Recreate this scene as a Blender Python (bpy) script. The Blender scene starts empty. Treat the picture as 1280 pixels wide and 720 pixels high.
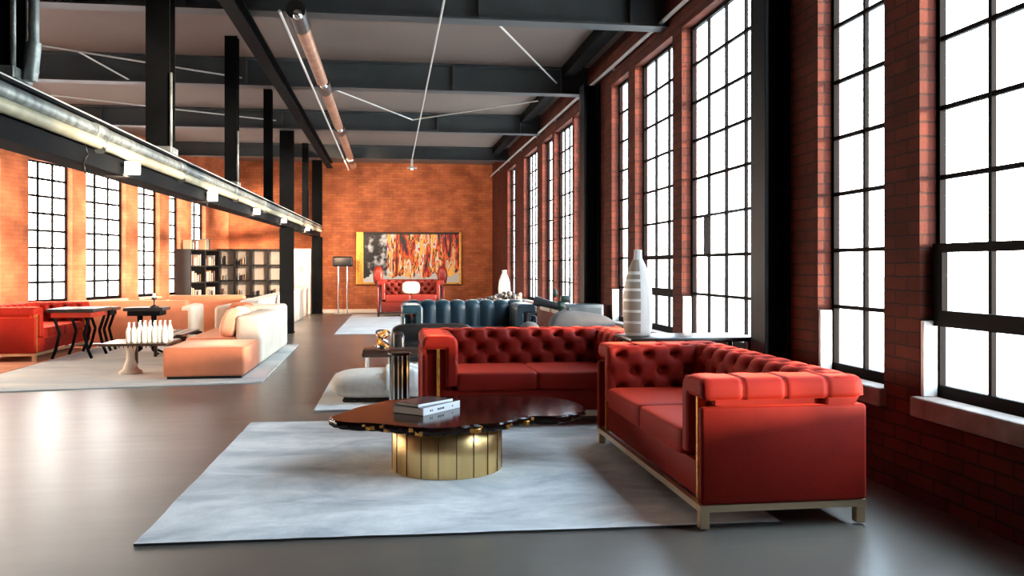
import bpy, bmesh, math, random
from mathutils import Vector, Matrix
random.seed(7)
PI = math.pi
C = bpy.context.scene.collection
sc = bpy.context.scene
R = math.radians

# ------------------------------------------------------------------ materials
def mat(name, col, rough=.6, metal=0., spec=.5, var=0., vscale=6., bump=0., bscale=40., sheen=0., sheen_tint=None,
        emit=None, estr=0., coat=0., stretch=None):
    m = bpy.data.materials.new(name); m.use_nodes = True
    nt = m.node_tree; b = nt.nodes['Principled BSDF']
    b.inputs['Base Color'].default_value = (*col, 1)
    b.inputs['Roughness'].default_value = rough
    b.inputs['Metallic'].default_value = metal
    b.inputs['Specular IOR Level'].default_value = spec
    if coat: b.inputs['Coat Weight'].default_value = coat; b.inputs['Coat Roughness'].default_value = .08
    if sheen:
        b.inputs['Sheen Weight'].default_value = sheen; b.inputs['Sheen Roughness'].default_value = .35
        b.inputs['Sheen Tint'].default_value = (*(sheen_tint or col), 1)
    if emit: b.inputs['Emission Color'].default_value = (*emit, 1); b.inputs['Emission Strength'].default_value = estr
    tc = nt.nodes.new('ShaderNodeTexCoord'); co = tc.outputs['Object']
    if stretch:
        mp = nt.nodes.new('ShaderNodeMapping'); mp.inputs['Scale'].default_value = stretch
        nt.links.new(co, mp.inputs['Vector']); co = mp.outputs['Vector']
    if var:
        n = nt.nodes.new('ShaderNodeTexNoise'); n.inputs['Scale'].default_value = vscale; n.inputs['Detail'].default_value = 5
        nt.links.new(co, n.inputs['Vector'])
        r = nt.nodes.new('ShaderNodeValToRGB')
        r.color_ramp.elements[0].position = .3; r.color_ramp.elements[1].position = .7
        r.color_ramp.elements[0].color = (*[max(0, c*(1-var)) for c in col], 1)
        r.color_ramp.elements[1].color = (*[min(1, c*(1+var)) for c in col], 1)
        nt.links.new(n.outputs['Fac'], r.inputs['Fac']); nt.links.new(r.outputs['Color'], b.inputs['Base Color'])
    if bump:
        n2 = nt.nodes.new('ShaderNodeTexNoise'); n2.inputs['Scale'].default_value = bscale; n2.inputs['Detail'].default_value = 4
        nt.links.new(co, n2.inputs['Vector'])
        bp = nt.nodes.new('ShaderNodeBump'); bp.inputs['Strength'].default_value = bump; bp.inputs['Distance'].default_value = .01
        nt.links.new(n2.outputs['Fac'], bp.inputs['Height']); nt.links.new(bp.outputs['Normal'], b.inputs['Normal'])
    return m

def brick_mat(name, c1, c2, mortar, bw=.24, bh=.078, bump=.5):
    m = bpy.data.materials.new(name); m.use_nodes = True
    nt = m.node_tree; b = nt.nodes['Principled BSDF']; N = nt.nodes.new; L = nt.links.new
    b.inputs['Roughness'].default_value = .8; b.inputs['Specular IOR Level'].default_value = .25
    tc = N('ShaderNodeTexCoord'); sp = N('ShaderNodeSeparateXYZ'); L(tc.outputs['Object'], sp.inputs[0])
    ad = N('ShaderNodeMath'); ad.operation = 'ADD'; L(sp.outputs['X'], ad.inputs[0]); L(sp.outputs['Y'], ad.inputs[1])
    cb = N('ShaderNodeCombineXYZ'); L(ad.outputs[0], cb.inputs['X']); L(sp.outputs['Z'], cb.inputs['Y'])
    nz = N('ShaderNodeTexNoise'); nz.inputs['Scale'].default_value = 9; L(cb.outputs[0], nz.inputs['Vector'])
    mx = N('ShaderNodeVectorMath'); mx.operation = 'SCALE'; mx.inputs['Scale'].default_value = .014
    L(nz.outputs['Color'], mx.inputs[0])
    av = N('ShaderNodeVectorMath'); av.operation = 'ADD'; L(cb.outputs[0], av.inputs[0]); L(mx.outputs[0], av.inputs[1])
    br = N('ShaderNodeTexBrick'); L(av.outputs[0], br.inputs['Vector'])
    br.inputs['Scale'].default_value = 1.; br.inputs['Brick Width'].default_value = bw; br.inputs['Row Height'].default_value = bh
    br.inputs['Mortar Size'].default_value = .007; br.inputs['Mortar Smooth'].default_value = .3; br.inputs['Bias'].default_value = -.1
    br.inputs['Color1'].default_value = (*c1, 1); br.inputs['Color2'].default_value = (*c2, 1); br.inputs['Mortar'].default_value = (*mortar, 1)
    n2 = N('ShaderNodeTexNoise'); n2.inputs['Scale'].default_value = 2.2; n2.inputs['Detail'].default_value = 6; L(cb.outputs[0], n2.inputs['Vector'])
    hs = N('ShaderNodeMapRange'); hs.inputs['From Min'].default_value = .3; hs.inputs['From Max'].default_value = .7
    hs.inputs['To Min'].default_value = .65; hs.inputs['To Max'].default_value = 1.3; L(n2.outputs['Fac'], hs.inputs['Value'])
    mm = N('ShaderNodeVectorMath'); mm.operation = 'SCALE'; L(br.outputs['Color'], mm.inputs[0]); L(hs.outputs[0], mm.inputs['Scale'])
    L(mm.outputs[0], b.inputs['Base Color'])
    n3 = N('ShaderNodeTexNoise'); n3.inputs['Scale'].default_value = 60; L(cb.outputs[0], n3.inputs['Vector'])
    sb = N('ShaderNodeMath'); sb.operation = 'MULTIPLY_ADD'; sb.inputs[1].default_value = -1.
    L(br.outputs['Fac'], sb.inputs[0])
    m3 = N('ShaderNodeMath'); m3.operation = 'MULTIPLY'; m3.inputs[1].default_value = .35; L(n3.outputs['Fac'], m3.inputs[0]); L(m3.outputs[0], sb.inputs[2])
    bp = N('ShaderNodeBump'); bp.inputs['Strength'].default_value = bump; bp.inputs['Distance'].default_value = .02
    L(sb.outputs[0], bp.inputs['Height']); L(bp.outputs['Normal'], b.inputs['Normal'])
    return m

def pane_mat():
    m = bpy.data.materials.new('window_glass'); m.use_nodes = True
    nt = m.node_tree; nt.nodes.clear(); N = nt.nodes.new; L = nt.links.new
    o = N('ShaderNodeOutputMaterial'); mx = N('ShaderNodeMixShader'); t = N('ShaderNodeBsdfTransparent'); g = N('ShaderNodeBsdfGlossy')
    t.inputs['Color'].default_value = (.97, .985, 1, 1); g.inputs['Roughness'].default_value = .03
    lw = N('ShaderNodeLayerWeight'); lw.inputs['Blend'].default_value = .5
    pw = N('ShaderNodeMath'); pw.operation = 'POWER'; pw.inputs[1].default_value = 5; L(lw.outputs['Facing'], pw.inputs[0])
    ma = N('ShaderNodeMath'); ma.operation = 'MULTIPLY_ADD'; ma.inputs[1].default_value = .35; ma.inputs[2].default_value = .03; L(pw.outputs[0], ma.inputs[0])
    L(ma.outputs[0], mx.inputs[0]); L(t.outputs[0], mx.inputs[1]); L(g.outputs[0], mx.inputs[2]); L(mx.outputs[0], o.inputs['Surface'])
    return m

def clear_mat(name, col=(.9, .93, .95)):
    m = pane_mat(); m.name = name
    m.node_tree.nodes['Transparent BSDF'].inputs['Color'].default_value = (*col, 1)
    return m

def floor_mat():
    m = bpy.data.materials.new('polished_concrete'); m.use_nodes = True
    nt = m.node_tree; b = nt.nodes['Principled BSDF']; N = nt.nodes.new; L = nt.links.new
    tc = N('ShaderNodeTexCoord')
    n = N('ShaderNodeTexNoise'); n.inputs['Scale'].default_value = .6; n.inputs['Detail'].default_value = 8; n.inputs['Roughness'].default_value = .65
    L(tc.outputs['Object'], n.inputs['Vector'])
    r = N('ShaderNodeValToRGB'); r.color_ramp.elements[0].position = .3; r.color_ramp.elements[1].position = .72
    r.color_ramp.elements[0].color = (.09, .081, .071, 1); r.color_ramp.elements[1].color = (.165, .15, .13, 1)
    L(n.outputs['Fac'], r.inputs['Fac']); L(r.outputs['Color'], b.inputs['Base Color'])
    mp = N('ShaderNodeMapping'); mp.inputs['Scale'].default_value = (.5, 5, 1); L(tc.outputs['Object'], mp.inputs['Vector'])
    n2 = N('ShaderNodeTexNoise'); n2.inputs['Scale'].default_value = 2; n2.inputs['Detail'].default_value = 6; L(mp.outputs[0], n2.inputs['Vector'])
    mr = N('ShaderNodeMapRange'); mr.inputs['To Min'].default_value = .28; mr.inputs['To Max'].default_value = .38
    L(n2.outputs['Fac'], mr.inputs['Value']); L(mr.outputs[0], b.inputs['Roughness'])
    bp = N('ShaderNodeBump'); bp.inputs['Strength'].default_value = .03; bp.inputs['Distance'].default_value = .01
    L(n2.outputs['Fac'], bp.inputs['Height']); L(bp.outputs['Normal'], b.inputs['Normal'])
    b.inputs['Specular IOR Level'].default_value = .95
    return m

def rug_mat(name, lo, hi, scale=1.6, accent=None, tight=(.36, .62)):
    m = bpy.data.materials.new(name); m.use_nodes = True
    nt = m.node_tree; b = nt.nodes['Principled BSDF']; N = nt.nodes.new; L = nt.links.new
    b.inputs['Roughness'].default_value = .95; b.inputs['Specular IOR Level'].default_value = .1
    tc = N('ShaderNodeTexCoord'); mp = N('ShaderNodeMapping'); mp.inputs['Scale'].default_value = (1, 1.6, 1)
    L(tc.outputs['Object'], mp.inputs['Vector'])
    n = N('ShaderNodeTexNoise'); n.inputs['Scale'].default_value = scale; n.inputs['Detail'].default_value = 9; n.inputs['Roughness'].default_value = .68
    n.inputs['Distortion'].default_value = .5
    L(mp.outputs[0], n.inputs['Vector'])
    r = N('ShaderNodeValToRGB'); r.color_ramp.elements[0].position = tight[0]; r.color_ramp.elements[1].position = tight[1]
    r.color_ramp.elements[0].color = (*lo, 1); r.color_ramp.elements[1].color = (*hi, 1)
    L(n.outputs['Fac'], r.inputs['Fac'])
    n2 = N('ShaderNodeTexNoise'); n2.inputs['Scale'].default_value = 160; L(tc.outputs['Object'], n2.inputs['Vector'])
    mr = N('ShaderNodeMapRange'); mr.inputs['To Min'].default_value = .82; mr.inputs['To Max'].default_value = 1.15; L(n2.outputs['Fac'], mr.inputs['Value'])
    s = N('ShaderNodeVectorMath'); s.operation = 'SCALE'; L(r.outputs['Color'], s.inputs[0]); L(mr.outputs[0], s.inputs['Scale'])
    L(s.outputs[0], b.inputs['Base Color'])
    bp = N('ShaderNodeBump'); bp.inputs['Strength'].default_value = .5; bp.inputs['Distance'].default_value = .004
    L(n2.outputs['Fac'], bp.inputs['Height']); L(bp.outputs['Normal'], b.inputs['Normal'])
    return m

def painting_mat():
    m = bpy.data.materials.new('painted_canvas'); m.use_nodes = True
    nt = m.node_tree; b = nt.nodes['Principled BSDF']; N = nt.nodes.new; L = nt.links.new
    b.inputs['Roughness'].default_value = .35
    tc = N('ShaderNodeTexCoord'); sp = N('ShaderNodeSeparateXYZ'); L(tc.outputs['Object'], sp.inputs[0])
    mp = N('ShaderNodeMapping'); mp.inputs['Scale'].default_value = (4.2, 1, .8); L(tc.outputs['Object'], mp.inputs['Vector'])
    n = N('ShaderNodeTexNoise'); n.inputs['Scale'].default_value = 1.1; n.inputs['Detail'].default_value = 3; n.inputs['Roughness'].default_value = .6
    L(mp.outputs[0], n.inputs['Vector'])
    r = N('ShaderNodeValToRGB'); cr = r.color_ramp; cr.interpolation = 'CONSTANT'
    cols = [(0, (.02, .015, .015)), (.415, (.35, .01, .01)), (.455, (.8, .15, .02)), (.49, (.03, .02, .02)), (.515, (.85, .38, .05)),
            (.545, (.6, .65, .62)), (.59, (.6, .02, .015)), (.62, (.9, .5, .08))]
    cr.elements[0].position = 0; cr.elements[0].color = (*cols[0][1], 1)
    cr.elements[1].position = cols[1][0]; cr.elements[1].color = (*cols[1][1], 1)
    for p, c in cols[2:]:
        e = cr.elements.new(p); e.color = (*c, 1)
    L(n.outputs['Fac'], r.inputs['Fac'])
    n2 = N('ShaderNodeTexNoise'); n2.inputs['Scale'].default_value = 5; n2.inputs['Detail'].default_value = 6; L(tc.outputs['Object'], n2.inputs['Vector'])
    g = N('ShaderNodeValToRGB'); g.color_ramp.elements[0].position = .42; g.color_ramp.elements[1].position = .62
    g.color_ramp.elements[0].color = (.01, .01, .012, 1); g.color_ramp.elements[1].color = (.6, .63, .63, 1)
    ax = N('ShaderNodeMath'); ax.operation = 'MULTIPLY_ADD'; ax.inputs[1].default_value = .25; L(sp.outputs['X'], ax.inputs[0]); 
    a2 = N('ShaderNodeMath'); a2.operation = 'ADD'; a2.inputs[1].default_value = .17; L(n2.outputs['Fac'], a2.inputs[0]); L(a2.outputs[0], ax.inputs[2])
    L(ax.outputs[0], g.inputs['Fac'])
    lt = N('ShaderNodeMath'); lt.operation = 'LESS_THAN'; lt.inputs[1].default_value = -.62; L(sp.outputs['X'], lt.inputs[0])
    mx = N('ShaderNodeMix'); mx.data_type = 'RGBA'; L(lt.outputs[0], mx.inputs['Factor']); L(r.outputs['Color'], mx.inputs['A']); L(g.outputs['Color'], mx.inputs['B'])
    # pale ground sweep along the bottom
    lo = N('ShaderNodeMath'); lo.operation = 'MULTIPLY_ADD'; lo.inputs[1].default_value = 1.0; L(sp.outputs['Z'], lo.inputs[0])
    n4 = N('ShaderNodeMath'); n4.operation = 'MULTIPLY'; n4.inputs[1].default_value = -.7; L(n2.outputs['Fac'], n4.inputs[0]); L(n4.outputs[0], lo.inputs[2])
    l2 = N('ShaderNodeMath'); l2.operation = 'LESS_THAN'; l2.inputs[1].default_value = -.86; L(lo.outputs[0], l2.inputs[0])
    m2 = N('ShaderNodeMix'); m2.data_type = 'RGBA'; L(l2.outputs[0], m2.inputs['Factor']); L(mx.outputs['Result'], m2.inputs['A']); m2.inputs['B'].default_value = (.5, .55, .55, 1)
    L(m2.outputs['Result'], b.inputs['Base Color'])
    return m

M = {}
M['brick'] = brick_mat('brick', (.11, .022, .010), (.07, .013, .006), (.04, .014, .009))  # shaded copy of the hall's one brick, the gloom put into its colour
M['brick_l'] = brick_mat('lit_brick_left', (.52, .17, .075), (.45, .135, .06), (.36, .125, .06), bump=.25)  # same brick as the right wall, coloured as if brightly lit
M['brick_b'] = brick_mat('lit_brick_back', (.50, .155, .06), (.38, .105, .045), (.30, .11, .05), bump=.4)  # same brick again, with the glow on the end wall in its colour
M['floor'] = floor_mat()
M['ceil'] = mat('ceiling_panel', (.165, .125, .105), .85, var=.06, vscale=.5)
M['steel'] = mat('painted_steel_beam', (.045, .054, .058), .5, var=.15, vscale=3)
M['blacksteel'] = mat('black_steel', (.0035, .004, .0045), .7, var=.3, vscale=5, spec=.06)
M['column'] = mat('dark_blue_column', (.003, .006, .009), .4, var=.2, vscale=3, spec=.15)
M['frame'] = mat('window_frame_black', (.004, .0035, .0035), .6, spec=.06)
M['glass'] = pane_mat()
M['clear'] = clear_mat('clear_acrylic')
M['stone'] = mat('sill_stone', (.30, .24, .21), .8, var=.25, vscale=8, bump=.5, bscale=30)
M['whitestone'] = mat('white_painted_block', (.75, .72, .68), .7, var=.1, vscale=5)
M['galv'] = mat('galvanised_pipe', (.22, .25, .24), .45, metal=.6, var=.45, vscale=14)
M['creampipe'] = mat('cream_tube', (.36, .34, .23), .45, var=.2, vscale=6)
M['copper'] = mat('copper_duct', (.46, .24, .15), .38, metal=.5, var=.3, vscale=6)
M['cable'] = mat('pale_cable', (.55, .55, .52), .5)
M['velvet'] = mat('red_velvet', (.175, .0065, .0022), .65, var=.14, vscale=5, sheen=.75, sheen_tint=(1, .10, .05), bump=.08, bscale=120, spec=.12)
M['red'] = mat('red_leather', (.22, .016, .007), .4, var=.1, vscale=6)
M['blue'] = mat('blue_velvet', (.003, .022, .035), .4, var=.2, vscale=6, sheen=.25, sheen_tint=(.75, .85, .9), spec=.5)
M['brass'] = mat('brushed_brass', (.92, .62, .27), .36, metal=1, var=.12, vscale=10, stretch=(1, 1, .1))
M['brassdark'] = mat('brass_seam', (.12, .07, .02), .4, metal=1)
M['gold'] = mat('gold_leaf', (1, .40, .09), .3, metal=.85, var=.35, vscale=30)
M['sofabrass'] = mat('champagne_brass', (.62, .47, .30), .35, metal=.9)
M['walnut'] = mat('polished_dark_wood', (.010, .003, .002), .13, var=.5, vscale=3, stretch=(1, 5, 5), spec=.14)
M['darkwood'] = mat('dark_wood', (.028, .014, .010), .3, var=.4, vscale=4)
M['rug'] = rug_mat('silver_blue_rug', (.50, .54, .57), (.92, .93, .93), 1.3)
M['rugside'] = mat('rug_edge', (.05, .045, .04), .9)
M['whiterug'] = rug_mat('pale_rug', (.62, .66, .68), (.82, .84, .84), 1.2)
M['leftrug'] = rug_mat('washed_cream_rug', (.50, .54, .55), (.84, .80, .74), .55)
M['terra'] = rug_mat('terracotta_rug', (.55, .18, .09), (.75, .36, .22), .7)
M['salmon'] = mat('salmon_fabric', (.62, .20, .095), .75, var=.08, vscale=6, bump=.1, bscale=150, sheen=.3, sheen_tint=(1, .7, .5))
M['peach'] = mat('peach_cushion', (.84, .45, .28), .8, var=.06, vscale=8, bump=.1, bscale=150)
M['cream'] = mat('cream_fabric', (.78, .66, .52), .85, var=.06, vscale=5, bump=.1, bscale=150)
M['ottoman'] = mat('warm_white_boucle', (.66, .60, .52), .9, var=.08, vscale=20, bump=.3, bscale=80)
M['white'] = mat('white_fabric', (.78, .80, .78), .85, var=.06, vscale=9, bump=.3, bscale=25)
M['black'] = mat('black_leather', (.010, .009, .009), .35, var=.2)
M['chrome'] = mat('chrome', (.75, .76, .78), .12, metal=1)
M['vase'] = mat('white_ceramic', (.78, .76, .72), .35, var=.04, vscale=3)
M['stripe'] = mat('taupe_glaze_band', (.36, .30, .24), .4, var=.1, vscale=3)
M['greyfab'] = mat('grey_fabric', (.055, .055, .058), .8, var=.2, vscale=5, bump=.2, bscale=60)
M['bluegrey'] = mat('blue_grey_cabinet', (.035, .05, .06), .4)
M['leaf'] = mat('dark_leaf', (.012, .03, .018), .45, var=.3)
M['drybloom'] = mat('dried_bloom', (.16, .14, .13), .8, var=.5, vscale=20)
M['paper'] = mat('white_book_block', (.80, .80, .80), .5)
M['cover'] = mat('grey_photo_cover', (.05, .048, .05), .25, var=.9, vscale=14)
M['ink'] = mat('black_ink', (.01, .01, .01), .5)
M['canvas'] = painting_mat()
M['panelw'] = mat('white_display_panel', (.86, .80, .70), .6)
M['door'] = mat('pale_panel_door', (.80, .70, .58), .5)
M['lampwhite'] = mat('lit_lamp_face', (1, 1, 1), .4, emit=(1, .93, .8), estr=4)
M['bottlew'] = mat('milky_bottle', (.80, .78, .68), .25)
M['ground'] = mat('pale_ground', (.62, .62, .60), .9, var=.1, vscale=.2)
M['hazeb'] = mat('pale_building', (.66, .70, .74), .9, var=.05, vscale=.1)
M['books'] = [mat('book_tan', (.45, .3, .18), .6), mat('book_cream', (.75, .68, .55), .6), mat('book_brown', (.12, .06, .04), .6), mat('book_grey', (.25, .25, .25), .6)]

# ------------------------------------------------------------------ mesh helpers
def BM(): return bmesh.new()
def box(bm, x0, x1, y0, y1, z0, z1, r=0., seg=3, rot=None, mi=0):
    x0, x1 = min(x0, x1), max(x0, x1); y0, y1 = min(y0, y1), max(y0, y1); z0, z1 = min(z0, z1), max(z0, z1)
    vs = [bm.verts.new((x, y, z)) for x in (x0, x1) for y in (y0, y1) for z in (z0, z1)]
    q = [(0, 1, 3, 2), (4, 6, 7, 5), (0, 4, 5, 1), (2, 3, 7, 6), (0, 2, 6, 4), (1, 5, 7, 3)]
    fs = [bm.faces.new([vs[i] for i in f]) for f in q]
    for f in fs: f.material_index = mi
    if rot is not None:
        c = Vector(((x0+x1)/2, (y0+y1)/2, (z0+z1)/2)) if not isinstance(rot, tuple) else rot[1]
        mtx = rot if not isinstance(rot, tuple) else rot[0]
        for v in vs: v.co = mtx @ (v.co - c) + c
    if r > 0:
        r = min(r, (x1-x0)*.49, (y1-y0)*.49, (z1-z0)*.49)
        es = list({e for f in fs for e in f.edges})
        bmesh.ops.bevel(bm, geom=es, offset=r, segments=seg, profile=.5, affect='EDGES')
    return vs
def tube(bm, p0, p1, r0, r1=None, n=12, cap=True, mi=0):
    r1 = r0 if r1 is None else r1
    p0, p1 = Vector(p0), Vector(p1); d = (p1-p0).normalized()
    u = d.orthogonal().normalized(); w = d.cross(u)
    A = [bm.verts.new(p0 + (u*math.cos(2*PI*i/n) + w*math.sin(2*PI*i/n))*r0) for i in range(n)]
    B = [bm.verts.new(p1 + (u*math.cos(2*PI*i/n) + w*math.sin(2*PI*i/n))*r1) for i in range(n)]
    for i in range(n):
        f = bm.faces.new((A[i], A[(i+1) % n], B[(i+1) % n], B[i])); f.smooth = True; f.material_index = mi
    if cap:
        f = bm.faces.new(A[::-1]); f.material_index = mi
        f = bm.faces.new(B); f.material_index = mi
def path(bm, pts, r, n=10):
    for a, b in zip(pts, pts[1:]): tube(bm, a, b, r, n=n)
def lathe(bm, prof, cx=0, cy=0, n=32, mi=None):
    rings = []
    for r, z in prof: rings.append([bm.verts.new((cx + r*math.cos(2*PI*i/n), cy + r*math.sin(2*PI*i/n), z)) for i in range(n)])
    for k, (A, B) in enumerate(zip(rings, rings[1:])):
        for i in range(n):
            f = bm.faces.new((A[i], A[(i+1) % n], B[(i+1) % n], B[i])); f.smooth = True
            if mi: f.material_index = mi(k)
    bm.faces.new(rings[0][::-1]); bm.faces.new(rings[-1])
def puff(bm, x0, x1, y0, y1, z0, z1, e=.28, n=28, m=16, rot=None):
    """soft cushion: superellipsoid"""
    c = Vector(((x0+x1)/2, (y0+y1)/2, (z0+z1)/2)); a, b, h = (x1-x0)/2, (y1-y0)/2, (z1-z0)/2
    sg = lambda v, p: math.copysign(abs(v)**p, v)
    rows = []
    for j in range(1, m):
        t = -PI/2 + PI*j/m
        row = []
        for i in range(n*2):
            p = 2*PI*i/(n*2)
            v = Vector((a*sg(math.cos(t), e*1.4)*sg(math.cos(p), e), b*sg(math.cos(t), e*1.4)*sg(math.sin(p), e), h*sg(math.sin(t), e*1.8)))
            if rot is not None: v = rot @ v
            row.append(bm.verts.new(v + c))
        rows.append(row)
    for A, B in zip(rows, rows[1:]):
        for i in range(n*2):
            f = bm.faces.new((A[i], A[(i+1) % (n*2)], B[(i+1) % (n*2)], B[i])); f.smooth = True
    f = bm.faces.new(rows[0][::-1]); f.smooth = True
    f = bm.faces.new(rows[-1]); f.smooth = True
def ball(bm, c, r, sx=1, sy=1, sz=1, n=16, m=10):
    c = Vector(c)
    lathe_pts = []
    rings = []
    for j in range(1, m):
        t = -PI/2 + PI*j/m
        rings.append([bm.verts.new(c + Vector((sx*r*math.cos(t)*math.cos(2*PI*i/n), sy*r*math.cos(t)*math.sin(2*PI*i/n), sz*r*math.sin(t)))) for i in range(n)])
    for A, B in zip(rings, rings[1:]):
        for i in range(n):
            f = bm.faces.new((A[i], A[(i+1) % n], B[(i+1) % n], B[i])); f.smooth = True
    bm.faces.new(rings[0][::-1]); bm.faces.new(rings[-1])

def obj(name, bm, m, parent=None, loc=None, rz=None, smooth=False):
    me = bpy.data.meshes.new(name)
    bmesh.ops.recalc_face_normals(bm, faces=bm.faces)
    bm.to_mesh(me); bm.free()
    for mm in (m if isinstance(m, (list, tuple)) else [m]): me.materials.append(mm)
    if smooth:
        for p in me.polygons: p.use_smooth = True
        me.set_sharp_from_angle(angle=R(40))
    o = bpy.data.objects.new(name, me); C.objects.link(o)
    if loc: o.location = loc
    if rz is not None: o.rotation_euler = (0, 0, rz)
    if parent: o.parent = parent
    return o
def tag(o, label, cat, group=None, kind=None):
    if label: o['label'] = label
    if cat: o['category'] = cat
    if group: o['group'] = group
    if kind: o['kind'] = kind
    return o
def thing(name, label, cat, loc=(0, 0, 0), rz=0, group=None):
    o = bpy.data.objects.new(name, None); C.objects.link(o); o.empty_display_size = .1
    o.location = loc; o.rotation_euler = (0, 0, rz)
    return tag(o, label, cat, group)
def struct(name, bm, m, **k):
    o = obj(name, bm, m, **k); o['kind'] = 'structure'; return o
def kids(o): return [c for c in bpy.data.objects if c.parent == o]
def copy_tree(o, loc=None, rz=None, label=None, group=None, parent=None):
    c = o.copy(); C.objects.link(c)
    if parent: c.parent = parent
    if loc is not None: c.location = loc
    if rz is not None: c.rotation_euler = (0, 0, rz)
    if label: c['label'] = label
    if group: c['group'] = group
    for ch in kids(o): copy_tree(ch, parent=c)
    return c

# ------------------------------------------------------------------ room shell
XW, XG, ZC = 2.9, 3.02, 4.22          # right wall face, its glazing plane, ceiling height
YB, YF = 24.65, -4.0
T = .16
def slab(z0, z1):
    bm = BM(); o = -.21
    pl = [(-6.52+o+(YF-.3-16.8)*.2681, YF-.3), (XW+T, YF-.3), (XW+T, YB+.3), (-6.52+o+(YB+.3-16.8)*.2681, YB+.3)]
    A = [bm.verts.new((x, y, z0)) for x, y in pl]; B = [bm.verts.new((x, y, z1)) for x, y in pl]
    bm.faces.new(A[::-1]); bm.faces.new(B)
    for i in range(4): bm.faces.new((A[i], A[(i+1) % 4], B[(i+1) % 4], B[i]))
    return bm
bm = slab(-.12, 0)
struct('floor', bm, M['floor'])
bm = slab(ZC, ZC+.15)
struct('ceiling', bm, M['ceil'])
# right wall and its windows: (y0, y1, columns, hopper row)
WR = [(2.72, 4.42, 4, 1), (4.77, 5.57, 2, 0), (6.62, 8.36, 4, 2), (8.65, 10.04, 3, 1), (10.32, 11.14, 2, 0),
      (12.62, 13.50, 2, 0), (13.64, 15.2, 4, 0), (15.38, 16.42, 2, 0), (17.0, 18.75, 4, 0), (20.0, 21.4, 3, 0)]
Z0, Z1 = .57, 3.70
bm = BM()
ys = [YF-.3] + [v for w in WR for v in w[:2]] + [YB]
for i in range(0, len(ys), 2): box(bm, XW, XW+T, ys[i], ys[i+1], Z0, Z1)
box(bm, XW, XW+T, YF-.3, YB, 0, Z0); box(bm, XW, XW+T, YF-.3, YB, Z1, ZC)
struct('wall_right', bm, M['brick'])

win_n = [0]
def window(w, z0, z1, ncol, nrow, hopper, loc, rz, thick_left=False):
    """window in a local frame: x along the wall, y through it (room at -y)"""
    win_n[0] += 1
    bm = BM(); f = .03
    box(bm, 0, w, -.018, .018, z0, z0+.075); box(bm, 0, w, -.018, .018, z1-f, z1)
    box(bm, 0, f, -.018, .018, z0+.075, z1-f); box(bm, w-f, w, -.018, .018, z0+.075, z1-f)
    b = .022 if thick_left else .013
    for i in range(1, ncol):
        x = w*i/ncol; box(bm, x-b, x+b, -.014, .014, z0+.075, z1-f)
    zb = z0+.075; ph = (z1-zb)/nrow
    xs = [f] + [w*i/ncol for i in range(1, ncol)] + [w-f]
    for j in range(1, nrow):
        z = zb + ph*j
        for k in range(ncol):
            box(bm, xs[k]+(b if k else 0), xs[k+1]-(b if k < ncol-1 else 0), -.012, .012, z-b, z+b)
    o = struct('window_%d' % win_n[0], bm, M['frame'], loc=loc, rz=rz)
    g = BM(); box(g, f*.5, w-f*.5, -.004, .004, z0+.03, z1-.02)
    obj('window_glass', g, M['glass'], o)
    if hopper:
        za, zc = (zb+ph*hopper, zb+ph*(hopper+1)); s = .055 if hopper == 1 else .018
        h = BM(); yb = -.055; x0, x1 = (f*.6, w-f*.6) if hopper == 1 else (w*.25, w-f)
        box(h, x0, x1, yb, -.02, za-s, za+s*.6); box(h, x0, x1, yb, -.02, zc-s*.6, zc+s*.3)
        box(h, x0, x0+s*1.5, yb, -.02, za+s*.6, zc-s*.6); box(h, x1-s*1.5, x1, yb, -.02, za+s*.6, zc-s*.6)
        obj('opening_sash', h, M['frame'], o)
    return o
tn = [0]
def trim(bm, m, **k):
    tn[0] += 1; return struct('trim_%d' % tn[0], bm, m, **k)
for (a, b, nc, hp) in WR:
    window(b-a, Z0, Z1, nc, 8, hp, (XG, b, 0), -PI/2)
    s = BM(); box(s, XW-.05, XG-.03, a-.02, b+.02, Z0-.10, Z0+.012, .012, 2); trim(s, M['stone'])
    if b < 12:
        s = BM(); box(s, XW+.004, XG-.03, b-.028, b-.0005, Z0+.012, Z0+.43, .004, 1); trim(s, M['whitestone'])
# back wall
bm = BM(); box(bm, -4.62, XW+T, YB, YB+.3, 0, ZC); struct('wall_back', bm, M['brick_b'])
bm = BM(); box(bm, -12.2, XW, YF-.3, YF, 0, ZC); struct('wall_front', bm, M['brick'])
bm = BM(); box(bm, -2.35, XW-.01, YB-.03, YB-.001, 0, .10, .004, 1); bs = struct('baseboard_back', bm, M['panelw'])

# left wall, set at an angle: local x along it (away from camera), local y outward
LA = math.atan2(.966, .259); LO = Vector((-6.52, 16.8, 0))
def LW(u, v=0, z=0): return (LO.x + math.cos(LA)*u - math.sin(LA)*v, LO.y + math.sin(LA)*u + math.cos(LA)*v, z)
a8 = R(8.01); s8, c8 = math.sin(a8), math.cos(a8)
WL = [(-9.0, -7.2, 3), (-6.2, -4.6, 3), (-2.9, -.72, 3), (.0, 1.27, 3), (1.72, 3.13, 3), (3.62, 4.53, 2), (4.98, 5.50, 1), (6.05, 6.80, 2)]
ZL0, ZL1 = .60, 3.27
bm = BM(); us = [-21.6] + [v for w in WL for v in w[:2]] + [8.12]
for i in range(0, len(us), 2): box(bm, us[i], us[i+1], 0, .18, ZL0, ZL1)
box(bm, us[0], us[-1], 0, .18, 0, ZL0); box(bm, us[0], us[-1], 0, .18, ZL1, ZC)
struct('wall_left', bm, M['brick_l'], loc=tuple(LO), rz=LA)
for (a, b, nc) in WL:
    window(b-a, ZL0, ZL1, nc, 8, 0, LW(a, .13), LA, True)
    s = BM(); box(s, a-.02, b+.02, -.05, .10, ZL0-.05, ZL0+.008, .01, 2); trim(s, M['peach'], loc=tuple(LO), rz=LA)

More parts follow.
